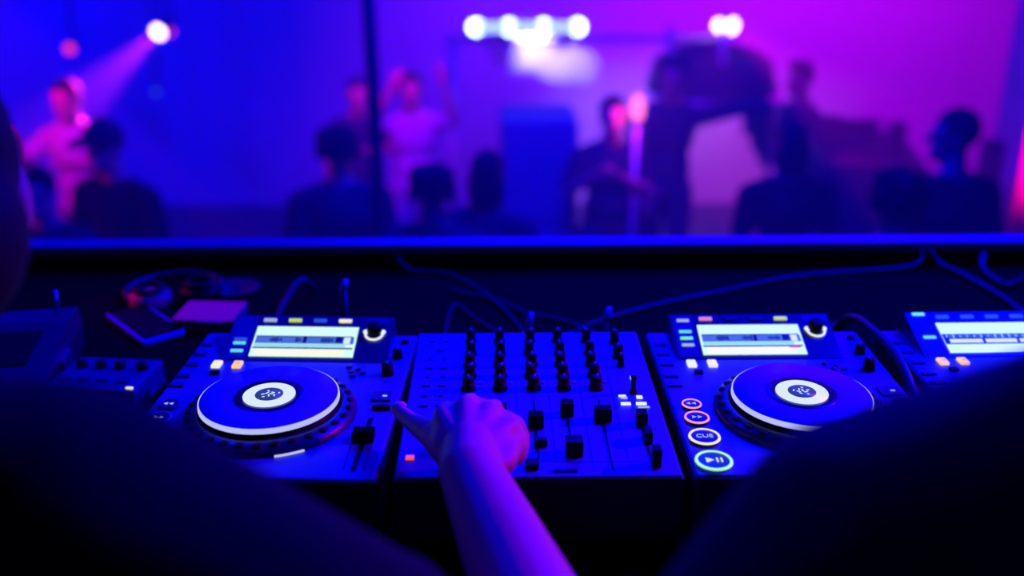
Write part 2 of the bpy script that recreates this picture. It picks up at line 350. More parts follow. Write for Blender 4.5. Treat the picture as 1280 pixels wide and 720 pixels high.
    for y, r_, c, kk in rings:
        lit = v != 2
        b0 = MB().lathe(P(0.027, y, 0.1), [(r_, 0), (r_, 0.004), (r_*0.8, 0.0045), (0, 0.0045)], 32).build('cue_button' if kk == 2 else 'play_button' if kk == 3 else 'search_button', M['tealdk'] if kk == 3 else M['mark'], t)
        MB().lathe(P(0.027, y, 0.1), [(r_*1.02, 0.0035), (r_*1.0, 0.0052), (r_*0.86, 0.0052), (r_*0.85, 0.004)], 32).build('light_ring', M[c], b0)
        g = MB(); z = 0.1048
        if kk == 3:
            g.poly([(-0.009, -0.005), (0.0, 0.0), (-0.009, 0.005)], 0.0006, 0, Matrix.Translation(P(0.027, y, z)))
            for dx in (0.004, 0.009): g.box(P(0.027+dx, y, z+0.0003), (0.002, 0.009, 0.0006))
        elif kk < 2:
            sg = 1 if kk else -1
            for dx in (-0.004, 0.003): g.poly([(dx-0.002*sg, -0.003), (dx+0.003*sg, 0.0), (dx-0.002*sg, 0.003)][::1 if sg > 0 else -1], 0.0006, 0, Matrix.Translation(P(0.027, y, z)))
        if kk != 2: g.build('button_symbol', M['grey'] if kk < 3 else M['disc'], b0)
        else:
            g.bm.free(); fc = bpy.data.curves.new('button_lettering', 'FONT'); fc.body = 'CUE'; fc.size = 0.011; fc.align_x = 'CENTER'; fc.align_y = 'CENTER'; fc.extrude = 0.0003
            fo = bpy.data.objects.new('tmp', fc); C.objects.link(fo); fm = bpy.data.meshes.new_from_object(fo.evaluated_get(bpy.context.evaluated_depsgraph_get()))
            bpy.data.objects.remove(fo); fo = mesh_obj('button_lettering', fm, M['grey'], b0); fo.location = P(0.027, y, z+0.0004)
    # loop buttons
    oc = [('cream', 'orange'), ('white', 'cream'), ('orange', 'orange')][v]
    for x, c in ((0.050, oc[0]), (0.079, oc[1])):
        q = MB().box(P(x, 0.287, 0.102), (0.0125, 0.018, 0.005), bevel=0.0015).build('loop_button', M[c], t)
        MB().box(P(x+0.001, 0.2865, 0.1049), (0.006, 0.004, 0.0006), 0, Matrix.Rotation(0.5, 4, 'Z')).build('button_mark', M['amber'] if c == 'orange' else M['cream'], q)
    MB().box(P(0.055, 0.262, 0.102), (0.012, 0.009, 0.004), bevel=0.001).build('reloop_button', M['black'], t)
    if v == 0: MB().box(P(0.190, -0.0035, 0.088), (0.018, 0.003, 0.004), bevel=0.0008).build('front_glint', M['disc'], t)['label'] = 'small white glint on the front edge'  # glint built as a small glowing block
    # right column
    MB().lathe(P(0.302, 0.372, 0.1), [(0.0045, 0), (0.0045, 0.004), (0, 0.005)], 18, sx=1.4).build('eject_button', M['black'], t)
    for x, y, r_, hh in ((0.298, 0.322, 0.0075, 0.013), (0.292, 0.268, 0.0085, 0.017)):
        k0 = MB().lathe(P(x, y, 0.1), [(r_*1.1, 0), (r_, 0.003), (r_*0.9, hh), (0, hh)], 24).build('adjust_knob', M['black'], t)
        MB().box(P(x, y+r_*0.4, 0.1+hh+0.0004), (0.0014, r_*0.9, 0.0008)).build('pointer', M['pointer'], k0)
    for x, y in ((0.236, 0.286), (0.250, 0.279), (0.243, 0.270), (0.258, 0.268), (0.246, 0.259)):
        MB().lathe(P(x, y, 0.1), [(0.0038, 0), (0.0035, 0.003), (0, 0.0032)], 16, sx=1.2).build('hot_button', M['mark'], t)
    q = MB().box(P(0.295, 0.200, 0.1015), (0.026, 0.026, 0.003), bevel=0.001).build('tempo_range_button', M['mark'], t)
    MB().box(P(0.299, 0.198, 0.1035), (0.006, 0.003, 0.001)).build('button_light', M['grey'], q)
    MB().lathe(P(0.300, 0.168, 0.1), [(0.011, 0), (0.011, 0.004), (0, 0.005)], 24, sx=1.2, sy=0.6).build('tempo_reset_button', M['black'], t)
    sl = MB().box(P(0.290, 0.080, 0.1004), (0.006, 0.125, 0.0012)).build('tempo_slot', M['black'], t)
    for dx in (-0.012, 0.012): MB().box(P(0.290+dx, 0.048, 0.1006), (0.0012, 0.055, 0.0008)).build('scale_line', M['mark'], sl)
    MB().prism_x([(0.080+oy, 0.101), (0.084+oy, 0.114), (0.0905+oy, 0.110), (0.097+oy, 0.114), (0.101+oy, 0.101)], 0.277+ox, 0.303+ox).build('tempo_slider', M['black'], t)
    # glints put in as glowing segments in front of the wheel
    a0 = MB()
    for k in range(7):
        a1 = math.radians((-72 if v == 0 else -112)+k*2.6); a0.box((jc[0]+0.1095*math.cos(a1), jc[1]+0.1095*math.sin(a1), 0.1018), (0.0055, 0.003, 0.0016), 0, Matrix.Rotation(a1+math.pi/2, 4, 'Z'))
    a0.build('wheel_foot_glint', M['ring'], t)['label'] = 'short glowing glint at the foot of the wheel'
    return t
make_deck('left media player with lime and cream buttons over its screen, its wheel fully in view', (-0.284, 1.180, 1.0), math.radians(-3), 0)
make_deck('media player touching the right side of the mixer, red and green ringed buttons showing', (0.383, 1.176, 1.0), math.radians(0), 1)
make_deck('media player cut off by the right edge, only its screen and two orange buttons showing', (0.737, 1.178, 1.0), math.radians(0.5), 2)

# ------------------------------------------------------------------ mixer
mx = thing('dj_mixer', 'blue-lit mixer with columns of black knobs between the two media players', 'mixer', (0.0475, 1.178, 1.0), 0)
ox, oy = -0.165, -0.203
def P(x, y, z=0.1): return (x+ox, y+oy, z)
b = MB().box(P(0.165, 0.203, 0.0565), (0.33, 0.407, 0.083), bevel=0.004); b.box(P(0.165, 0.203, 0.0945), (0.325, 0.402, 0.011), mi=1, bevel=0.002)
for x in (0.04, 0.29):
    for y in (0.04, 0.36): b.cyl(P(x, y, 0.0), P(x, y, 0.02), 0.018)
b.build('shell', [M['deck_dark'], M['deck']], mx)
ln = MB()
for x in (0.061, 0.070, 0.100, 0.1445, 0.187, 0.229, 0.271): ln.box(P(x, 0.20, 0.1003), (0.0009, 0.37, 0.0006))
ln.box(P(0.195, 0.032, 0.1003), (0.20, 0.0009, 0.0006)); ln.build('panel_line', M['mark'], mx)
cols = [(0.082, 'A'), (0.1225, 'B'), (0.166, 'C'), (0.2085, 'D'), (0.250, 'E')]
for ci, (x, nm) in enumerate(cols):
    for y, r_, hh in ((0.372, 0.0072, 0.019), (0.328, 0.0072, 0.019), (0.291, 0.0076, 0.018), (0.256, 0.0080, 0.018), (0.219, 0.0084, 0.018)):
        dx = 0.0012*((int(y*1000)+ci) % 3-1)
        k0 = MB().lathe(P(x+dx, y, 0.1), [(r_*1.25, 0), (r_*1.2, 0.003), (r_, 0.004), (r_*0.92, hh-0.001), (r_*0.8, hh), (0, hh)], 20).build('knob', M['black'], mx)
        a0 = random.uniform(-0.6, 0.6)
        MB().box((x+ox+dx-0.5*r_*math.sin(a0), y+oy+0.5*r_*math.cos(a0), 0.1+hh+0.0003), (0.0015, r_*0.9, 0.0008), 0, Matrix.Rotation(a0, 4, 'Z')).build('pointer', M['pointer'], k0)
    MB().box(P(x+0.0135, 0.235, 0.1012), (0.005, 0.004, 0.003), bevel=0.0006).build('cue_key', M['pointer'], mx)
for y, r_ in ((0.366, 0.0072), (0.316, 0.0078), (0.285, 0.005)):
    k0 = MB().lathe(P(0.291, y, 0.1), [(r_*1.2, 0), (r_, 0.004), (r_*0.9, 0.019), (0, 0.019)], 20).build('knob', M['black'], mx)
    MB().box(P(0.291, y+r_*0.5, 0.1194), (0.0014, r_*0.8, 0.0008)).build('pointer', M['pointer'], k0)
# channel faders: slot + cap
for x, y0, y1, yc, wd in ((0.082, 0.03, 0.17, 0.13, 0.016), (0.1225, 0.03, 0.17, 0.14, 0.016), (0.166, 0.04, 0.185, 0.118, 0.019), (0.2065, 0.045, 0.19, 0.148, 0.0165), (0.250, 0.012, 0.185, 0.132, 0.021), (0.297, 0.012, 0.15, 0.120, 0.013)):
    s0 = MB().box(P(x, (y0+y1)/2, 0.1004), (0.0028, y1-y0, 0.001)).build('fader_slot', M['black'], mx)
    MB().prism_x([(yc-0.009+oy, 0.1015), (yc-0.007+oy, 0.118), (yc+oy, 0.1155), (yc+0.007+oy, 0.118), (yc+0.009+oy, 0.1015)], x-wd/2+ox, x+wd/2+ox).build('fader_cap', M['black'], mx)
for x, y, wd, dp, hh in ((0.2085, 0.052, 0.0205, 0.020, 0.020), (0.170, 0.070, 0.016, 0.010, 0.010), (0.299, 0.080, 0.010, 0.020, 0.016), (0.301, 0.024, 0.0105, 0.016, 0.024), (0.158, 0.022, 0.016, 0.016, 0.008)):
    MB().box(P(x, y, 0.1+hh/2), (wd, dp, hh), bevel=0.002).build('switch_cap', M['black'], mx)
cf = MB().box(P(0.195, 0.012, 0.1006), (0.028, 0.006, 0.002)).build('crossfader_slot', M['black'], mx)
tg = MB().lathe(P(0.298, 0.205, 0.1), [(0.0055, 0), (0.005, 0.004), (0.0035, 0.006), (0.0035, 0.020), (0.0045, 0.024), (0, 0.026)], 16).build('toggle_switch', M['black'], mx)
for x, y, wd, dp in ((0.282, 0.1935, 0.0095, 0.0035), (0.284, 0.188, 0.008, 0.003), (0.304, 0.190, 0.0075, 0.006), (0.284, 0.172, 0.0125, 0.0055), (0.304, 0.172, 0.0135, 0.0055), (0.306, 0.1625, 0.0145, 0.002), (0.300, 0.247, 0.002, 0.006)):
    MB().box(P(x, y, 0.1014), (wd, dp, 0.002)).build('level_light', M['grey'] if dp < 0.0031 or y > 0.24 else M['white'], mx)
MB().box(P(0.0165, 0.043, 0.1014), (0.010, 0.008, 0.003), bevel=0.001).build('cue_light', M['redled'], mx)['label'] = 'small glowing red key'
for k, y in enumerate((0.372, 0.340, 0.312, 0.283, 0.256, 0.229, 0.200, 0.172)):
    for x in ((0.024, 0.045) if k != 1 else (0.037,)): MB().box(P(x, y, 0.1010), (0.011 if k % 2 else 0.006, 0.0055, 0.002), bevel=0.0006).build('effect_key', M['mark'], mx)

# ------------------------------------------------------------------ things on the table at the left
cs = thing('equipment_case', 'dim blue equipment case with a sloping lid at the left edge of the table', 'case', (-0.850, 1.385, 1.0), math.radians(9))
b = MB().box((0, 0, 0.025), (0.36, 0.32, 0.05), bevel=0.006); b.build('case_body', M['case'], cs)
b = MB().prism_x([(-0.155, 0.05), (0.155, 0.05), (0.155, 0.070), (0.09, 0.075), (-0.155, 0.060)], -0.178, 0.178); b.build('case_lid', M['case_lid'], cs)
MB().box((0.10, -0.005, 0.0705), (0.10, 0.11, 0.006), rot=Matrix.Rotation(math.radians(3.5), 4, 'X'), bevel=0.002).build('foam_pad', M['black'], cs)
MB().box((-0.08, 0.03, 0.0735), (0.20, 0.010, 0.008), rot=Matrix.Rotation(math.radians(6), 4, 'Z'), bevel=0.002).build('lid_strip', M['rail'], cs)
MB().cyl((0.150, 0.130, 0.06), (0.152, 0.135, 0.11), 0.003).build('antenna', M['metal'], cs)
MB().box((0.183, 0.02, 0.030), (0.008, 0.05, 0.03), bevel=0.002).build('latch', M['metal'], cs)
eu = thing('effects_unit', 'low dark effects unit between the case and the left media player', 'effects unit', (-0.590, 1.375, 1.0), math.radians(-6))
MB().box((0, 0, 0.02), (0.135, 0.11, 0.04), bevel=0.005).build('unit_body', M['panel'], eu)
for x in (-0.045, -0.015, 0.015, 0.05): 
    k0 = MB().lathe((x, 0.02, 0.04), [(0.009, 0), (0.008, 0.010), (0, 0.011)], 20).build('knob', M['black'], eu)
for x in (-0.05, -0.02, 0.01, 0.04): MB().box((x, -0.025, 0.0415), (0.018, 0.012, 0.004), bevel=0.001).build('pad_button', M['mark'], eu)
MB().box((0.06, -0.048, 0.0415), (0.010, 0.004, 0.003)).build('unit_light', M['cream'], eu)
ph = thing('mobile_phone', 'slim dark phone lying aslant with bright blue edges beside the magenta box', 'phone', (-0.62, 1.64, 1.0), math.radians(-49))
MB().box((0, 0, 0.0070), (0.165, 0.075, 0.010), bevel=0.003).build('phone_body', mat('blue_phone_shell', (0.12, 0.12, 0.45), 0.3, noise=0.1), ph)
MB().box((0, 0, 0.0123), (0.158, 0.066, 0.001)).build('phone_screen', M['black'], ph)
MB().box((0.05, 0.022, 0.0020), (0.02, 0.02, 0.004), bevel=0.001).build('camera_bump', M['black'], ph)
hp = thing('headphones', 'folded headphones with reddish ear pads lying beyond the left media player', 'headphones', (-0.60, 1.76, 1.0), math.radians(20))
for sx in (-1, 1):
    c0 = MB().lathe((sx*0.045, 0, 0.0), [(0, 0), (0.034, 0), (0.038, 0.008), (0.038, 0.022), (0.028, 0.030), (0, 0.032)], 28).build('ear_cup', M['redbox'] if sx < 0 else M['black'], hp)
    MB().lathe((sx*0.045, 0, 0.030), [(0.020, 0), (0.030, 0.002), (0.031, 0.006), (0.026, 0.010), (0.018, 0.008)], 28).build('ear_pad', M['black'], c0)
MB().tube([(-0.082, 0, 0.016), (-0.085, 0.06, 0.014), (-0.05, 0.115, 0.012), (0, 0.13, 0.012), (0.05, 0.115, 0.012), (0.085, 0.06, 0.014), (0.082, 0, 0.016)], 0.006).build('headband', M['cable'], hp)
rb = thing('cardboard_box', 'low magenta box standing just behind the left media player', 'box', (-0.505, 1.650, 1.0), math.radians(-4))
MB().box((0, 0, 0.012), (0.105, 0.085, 0.022), bevel=0.002).build('box_body', M['redbox'], rb)
MB().box((0, 0, 0.0250), (0.108, 0.088, 0.006), bevel=0.001).build('box_lid', M['redbox'], rb)
MB().box((0.015, -0.0445, 0.025), (0.05, 0.0012, 0.004)).build('box_tape', M['pink'] if False else mat('pale_tape', (0.8, 0.5, 0.7), 0.5), rb)
tag(MB().lathe((-0.50, 1.80, 1.0), [(0, 0), (0.035, 0), (0.048, 0.014), (0.046, 0.016), (0.033, 0.004), (0, 0.003)], 32).build('reflection_dish', mat('dull_red_reflection', (0.05, 0.005, 0.015), 0.5, noise=0.2)), 'dull dark red round dish in place of a reflection near the booth wall', 'dish')  # dish shape and colour stand in for a magenta reflection on the tabletop

# ------------------------------------------------------------------ cables
Zc = 1.006
def cable(label, pts, r=0.004, plug=None, m='cable'):
    t0 = thing('cable', label, 'cable', (pts[0][0], pts[0][1], 1.0), 0, 'cables on the table')
    L = [(p[0]-pts[0][0], p[1]-pts[0][1], p[2]-1.0) for p in pts]
    MB().tube(L, r).build('cord', M[m], t0)
    if plug is not None:
        e = Vector(L[-1]); d = (Vector(L[-1])-Vector(L[-2])).normalized()
        MB().cyl(e-d*0.01, e+d*0.035, 0.0085, 0.007).build('plug', M['metal'], t0)
    return t0
cable('long cable running from under the rail across the table to the mixer', [(0.872, 1.925, 1.04), (0.84, 1.90, 1.012), (0.607, 1.866, Zc), (0.429, 1.781, Zc), (0.313, 1.726, Zc), (0.20, 1.655, Zc), (0.14, 1.60, Zc), (0.10, 1.52, 1.02), (0.095, 1.42, 1.05)], 0.0034, 1)
cable('cable curving from the middle of the rail down to the mixer back', [(-0.20, 1.925, 1.03), (-0.17, 1.90, 1.01), (-0.098, 1.89, Zc), (-0.031, 1.80, Zc), (0.01, 1.71, Zc), (0.04, 1.62, Zc), (0.045, 1.52, 1.03), (0.045, 1.42, 1.05)], 0.0034, 1)
cable('short thin cable looping behind the left half of the mixer', [(-0.09, 1.42, 1.05), (-0.088, 1.52, 1.02), (-0.078, 1.72, Zc), (-0.04, 1.66, Zc), (-0.005, 1.60, Zc), (0.0, 1.50, 1.02), (0.0, 1.42, 1.05)], 0.003)
cable('cable crossing flat towards the mixer from the table middle', [(-0.09, 1.80, Zc), (0.0, 1.745, Zc), (0.06, 1.68, Zc), (0.13, 1.64, Zc), (0.18, 1.57, Zc), (0.17, 1.42, 1.05)], 0.003, 1)
cable('thick cable coming off the rail above the far right media player', [(0.885, 1.925, 1.04), (0.905, 1.905, 1.014), (0.926, 1.88, 1.008), (0.944, 1.80, 1.008), (0.955, 1.70, 1.008), (0.93, 1.55, 1.02), (0.86, 1.45, 1.05)], 0.0062, 1)
cable('cable lying in a bend at the right end of the table', [(1.13, 1.90, 1.01), (1.05, 1.845, 1.008), (0.995, 1.80, 1.008), (0.985, 1.84, 1.008), (0.985, 1.89, 1.012), (1.0, 1.925, 1.03)], 0.006)
cable('hooked cable end standing behind the left media player', [(-0.347, 1.80, 1.008), (-0.362, 1.79, 1.03), (-0.377, 1.77, 1.03), (-0.391, 1.703, 1.01), (-0.38, 1.55, 1.02), (-0.36, 1.44, 1.05)], 0.006, 1)
cable('cable dropping into the gap between the two right media players', [(0.60, 1.62, Zc), (0.57, 1.55, 1.02), (0.558, 1.45, 1.09), (0.556, 1.36, 1.112), (0.560, 1.25, 1.108), (0.557, 1.12, 1.06)], 0.007, None)
for k, (x, y, lb) in enumerate(((0.050, 1.455, 'steel plug rising behind the middle of the mixer'), (0.175, 1.475, 'steel plug rising behind the right half of the mixer'), (-0.238, 1.46, 'tiny plug showing over the left media player'), (0.895, 1.50, 'tiny plug showing over the far right media player'))):
    t0 = thing('jack_plug', lb, 'plug', (x, y, 1.0), 0, 'plugs behind the equipment')
    MB().cyl((0, 0, 0.0), (0, 0, 0.075 if k < 2 else 0.14), 0.007, 0.006).build('plug_body', M['cable'], t0)
    MB().cyl((0, 0, 0.075 if k < 2 else 0.14), (0.006, 0, 0.10 if k < 2 else 0.156), 0.006, 0.004).build('plug_tip', M['pointer'], t0)

# ------------------------------------------------------------------ people
def limb_hand(mb, w, fwd, side, up, s=1.0, curl=0.6):
    """palm, four fingers, thumb; side = towards the thumb"""
    w = Vector(w); f = fwd.normalized(); u = up.normalized(); sd = side.normalized()
    R = Matrix((sd, f, u)).transposed()
    c = w+f*0.05*s; mb.ell(c, (0.040*s, 0.052*s, 0.017*s), R.to_quaternion())
    for k, (off, L) in enumerate(((0.028, 0.075), (0.010, 0.083), (-0.009, 0.077), (-0.027, 0.060))):
        a = w+f*0.088*s+sd*off*s; b_ = a+(f*math.cos(curl*0.5)-u*math.sin(curl*0.5))*L*0.5*s
        e = b_+(f*math.cos(curl*1.5)-u*math.sin(curl*1.5))*L*0.5*s
        mb.cap(a-f*0.02*s, b_, 0.0095*s, 0.009*s, 8); mb.cap(b_, e, 0.009*s, 0.0075*s, 8)
    a = w+f*0.03*s+sd*0.03*s; b_ = a+(f*0.6+sd*0.8)*0.035*s; mb.cap(a, b_, 0.012*s, 0.0105*s, 8); mb.cap(b_, b_+(f*0.9+sd*0.3)*0.03*s, 0.0105*s, 0.008*s, 8)
def person(label, loc, facing, s=1.0, arms=None, lean=0.0, skin='skin', top='cloth', hair='short', cap=False, group=None, voxel=0.011, head_turn=0.0, legs='denim', shoulder=1.0, tilt=0.0):
    t = thing('person', label, 'person', loc, facing, group)
    V = Vector
    Rl = Matrix.Rotation(-lean, 3, 'X'); hipc = V((0, 0, 0.95))
    def U(p): return (hipc+Rl @ (V(p)-hipc))*s            # upper-body point after the lean
    sh = [U((sx*0.180*shoulder, 0, 1.385)) for sx in (-1, 1)]
    arms = arms or {}
    el = [None, None]; wr = [None, None]
    for i, sx in enumerate((-1, 1)):
        a = arms.get('L' if sx < 0 else 'R')
        if a is None: a = ((sx*0.245, -0.02, 1.13), (sx*0.25, 0.07, 0.88))
        el[i] = U(a[0]); wr[i] = U(a[1])
    neck = U((0, -0.01, 1.46)); hc = U((0, 0.035, 1.63)); Rh = (Matrix.Rotation(head_turn, 3, 'Z') @ Matrix.Rotation(-lean*0.4-tilt, 3, 'X')); Q = Rh.to_quaternion()
    def Hd(p): return hc+Rh @ (V(p)*s)
    mb = MB()
    mb.ell(hc+Rh @ V((0, 0, 0.02*s)), (0.075*s, 0.094*s, 0.10*s), Q); mb.ell(Hd((0, 0.025, -0.055)), (0.056*s, 0.066*s, 0.062*s), Q)
    mb.cap(Hd((0, 0.092, 0.02)), Hd((0, 0.112, -0.018)), 0.010*s, 0.015*s, 8)          # nose
    mb.cap(Hd((-0.02, 0.088, -0.052)), Hd((0.02, 0.088, -0.052)), 0.009*s, 0.009*s, 8)   # lips
    mb.cap(Hd((-0.035, 0.082, 0.042)), Hd((0.035, 0.082, 0.042)), 0.010*s, 0.010*s, 8)   # brow
    mb.ell(Hd((0, 0.078, -0.09)), (0.022*s, 0.018*s, 0.02*s), Q)
    for sx in (-1, 1): mb.ell(Hd((sx*0.077, -0.005, -0.005)), (0.010*s, 0.020*s, 0.032*s), Q)
    mb.cap(neck-V((0, 0, 0.03*s)), Hd((0, -0.01, -0.05)), 0.060*s, 0.054*s)
    mb.ell(U((0, 0, 1.29)), (0.155*s, 0.105*s, 0.19*s), Rl.to_quaternion()); mb.ell(U((0, 0, 1.08)), (0.135*s, 0.095*s, 0.17*s), Rl.to_quaternion())
    mb.ell(V((0, 0, 0.95))*s, (0.155*s, 0.11*s, 0.13*s))
    for i, sx in enumerate((-1, 1)):
        mb.cap(U((sx*0.03, -0.01, 1.45)), sh[i], 0.055*s, 0.052*s); mb.cap(sh[i], el[i], 0.052*s, 0.040*s); mb.cap(el[i], wr[i], 0.040*s, 0.026*s)
        f = (wr[i]-el[i]).normalized(); side = V((-sx, 0.3, 0)); side = (side-f*side.dot(f)); side = side.normalized() if side.length > 0.1 else V((0, 1, 0)); up = side.cross(f)
        if up.dot(V((0, 0, 1)))+up.x*sx < 0: up = -up
        limb_hand(mb, wr[i], f, side, up, s)
        mb.cap(V((sx*0.09, 0, 0.90))*s, V((sx*0.10, 0.02, 0.48))*s, 0.085*s, 0.055*s); mb.cap(V((sx*0.10, 0.02, 0.48))*s, V((sx*0.105, 0, 0.09))*s, 0.052*s, 0.036*s)
        mb.ell(V((sx*0.11, 0.055, 0.04))*s, (0.042*s, 0.12*s, 0.036*s))
    body = mesh_obj('body', remesh(mb, voxel, 3), M[skin], t)
    g = 0.012*s; mb = MB()
    mb.ell(U((0, 0, 1.29)), (0.165*s+g, 0.113*s+g, 0.195*s), Rl.to_quaternion()); mb.ell(U((0, 0, 1.06)), (0.145*s+g, 0.105*s+g, 0.20*s), Rl.to_quaternion())
    for i, sx in enumerate((-1, 1)):
        mb.cap(U((sx*0.045, -0.01, 1.425)), sh[i], 0.058*s+g, 0.050*s+g)
        m_ = sh[i].lerp(el[i], 0.72); mb.cap(sh[i], m_, 0.051*s+g, 0.050*s+g)
        if arms.get('long'): mb.cap(sh[i], el[i], 0.055*s+g, 0.046*s+g); mb.cap(el[i], el[i].lerp(wr[i], 0.9), 0.046*s+g, 0.034*s+g)
    mesh_obj('shirt', remesh(mb, voxel, 3, 'shirt'), M[top], body)
    mb = MB(); mb.ell(V((0, 0, 0.94))*s, (0.165*s+g, 0.118*s+g, 0.12*s))
    for sx in (-1, 1):
        mb.cap(V((sx*0.09, 0, 0.90))*s, V((sx*0.10, 0.02, 0.48))*s, 0.092*s+g/2, 0.064*s+g/2); mb.cap(V((sx*0.10, 0.02, 0.48))*s, V((sx*0.105, 0, 0.13))*s, 0.062*s+g/2, 0.052*s+g/2)
    mesh_obj('trousers', remesh(mb, voxel, 3, 'trousers'), M[legs], body)
    mb = MB()
    if hair == 'bald': mb.bm.free()
    else:
        mb.ell(hc+Rh @ V((0, -0.014*s, 0.040*s)), (0.084*s, 0.100*s, 0.096*s), Q)
        if hair == 'long':
            mb.ell(Hd((0, -0.045, -0.05)), (0.095*s, 0.07*s, 0.16*s), Q)
        if hair == 'bushy':
            for k in range(26):
                a0 = k*2.4; z0 = -0.02+0.13*(k/26); r_ = 0.085*math.sqrt(max(0.05, 1-((z0-0.02)/0.14)**2))
                mb.ell(Hd((r_*math.cos(a0), -0.03+r_*math.sin(a0)*0.9, z0)), (0.032*s,)*3)
        if hair == 'quiff':
            for k in range(12): mb.ell(Hd((0.055*math.cos(k*2.4), 0.01+0.065*math.sin(k*2.4), 0.115+0.006*(k % 3))), (0.03*s, 0.03*s, 0.022*s))
        hm = remesh(mb, 0.009, 2, 'hair')
        ho = mesh_obj('hair', hm, M['hair'], body)
        # keep the face clear: push hair in front of the brow back inside the skull
        inv = Rh.inverted()
        for v_ in hm.vertices:
            l = inv @ (v_.co-hc)
            if l.y > 0.045*s and l.z < 0.062*s: v_.co = hc+Rh @ V((l.x*0.8, 0.03*s, l.z))
    if cap:
        mb = MB(); mb.ell(hc+Rh @ V((0, 0, 0.058*s)), (0.092*s, 0.108*s, 0.088*s), Q)
        mb.ell(Hd((0, 0.125, 0.055)), (0.075*s, 0.085*s, 0.012*s), (Rh @ Matrix.Rotation(-0.15, 3, 'X')).to_quaternion())
        mb.ell(Hd((0, 0, 0.145)), (0.012*s,)*3)
        cm = remesh(mb, 0.007, 2, 'cap'); mesh_obj('cap', cm, M['cloth2'], body)
    return t
def crowd(label, hx, hy, Z, facing, **k):
    p = at(hx, hy, Z); s = (p.z-FL)/1.63*k.pop('sc', 1.0)
    return person(label, (p.x, p.y, FL), facing, s, **k)
PI = math.pi
G = 'people on the dance floor'
# facing: 0 looks away from the camera, PI looks towards it
crowd('person in a flat-topped cap and black t-shirt in front of the pink-lit dancer', 137, 183, 5.0, PI*0.86, cap=True, group=G, shoulder=1.15, skin='skin', arms={'L': ((-0.27, 0.02, 1.14), (-0.20, 0.17, 0.93)), 'R': ((0.29, 0.0, 1.14), (0.25, 0.10, 0.90))})
crowd('dancer bathed in pink light with both forearms raised, far left', 86, 124, 6.3, PI*0.95, top='cloth3', hair='short', group=G, legs='cloth3', arms={'L': ((-0.30, 0.10, 1.25), (-0.16, 0.30, 1.30)), 'R': ((0.34, 0.08, 1.22), (0.24, 0.26, 1.42))})
crowd('person in dark clothes at the far left, cut by the near head, bare forearms showing', 50, 240, 4.6, PI, group=G, top='cloth2', arms={'L': ((-0.25, 0.02, 1.14), (-0.16, 0.15, 0.95)), 'R': ((0.25, 0.02, 1.14), (0.20, 0.12, 0.93))})
crowd('dark figure with bushy hair directly left of the tall thin pole', 422, 190, 5.0, 0.2, group=G, hair='bushy', top='cloth2', skin='skin_shaded', shoulder=1.15)
crowd('short dark figure just right of the tall thin pole', 540, 240, 4.5, 0.0, group=G, hair='bushy', top='cloth2', skin='skin_shaded', shoulder=1.05)
crowd('dark figure whose round head overlaps the left side of the speaker cabinet', 608, 222, 4.7, -0.3, group=G, hair='long', top='cloth2', skin='skin_shaded', shoulder=1.1)
crowd('performer on the far side holding both fists high in pink light', 514, 112, 6.9, PI, group=G, top='cloth3', legs='cloth3', arms={'L': ((-0.30, 0.08, 1.42), (-0.25, 0.12, 1.68)), 'R': ((0.27, 0.08, 1.40), (0.13, 0.16, 1.66))})
crowd('performer half hidden behind the tall thin pole, face in pink light', 447, 118, 7.0, PI*1.05, group=G, top='cloth2', arms={'L': ((-0.28, 0.05, 1.2), (-0.12, 0.26, 1.28))})
crowd('person with hands clasped at the chest between the speaker and the stretched arm', 765, 145, 5.9, PI, group=G, hair='short', top='cloth2', skin='skin', arms={'L': ((-0.26, 0.04, 1.17), (-0.03, 0.24, 1.32)), 'R': ((0.26, 0.04, 1.17), (0.10, 0.24, 1.34))})
crowd('tall dark figure stretching one arm out sideways under the black canopy', 838, 96, 6.5, PI, group=G, hair='short', top='cloth2', skin='skin_shaded', arms={'L': ((-0.42, 0.0, 1.44), (-0.62, 0.06, 1.46)), 'R': ((0.22, 0.04, 1.16), (0.16, 0.14, 0.93)), 'long': True})
crowd('small dark figure standing against the magenta wall beside the canopy', 1005, 101, 7.2, PI*0.6, group=G, hair='quiff', top='cloth2', skin='skin_shaded', arms={'L': ((-0.22, 0.0, 1.17), (-0.16, 0.12, 0.97)), 'R': ((0.22, 0.0, 1.17), (0.16, 0.12, 0.97))})
crowd('broad dark figure in front of the mixing desk, seen from behind', 990, 182, 5.1, 0.15, group=G, hair='long', top='cloth', skin='skin_shaded', shoulder=1.15)
crowd('low rounded dark head just left of the short-haired man', 1122, 252, 4.0, 0.1, group=G, hair='bushy', top='cloth', skin='skin_shaded', shoulder=0.8)
crowd('man with short dark hair in profile near the red-lit pillar', 1198, 174, 4.7, 0.2, group=G, hair='short', top='cloth', skin='skin_shaded', shoulder=1.05, head_turn=1.15)

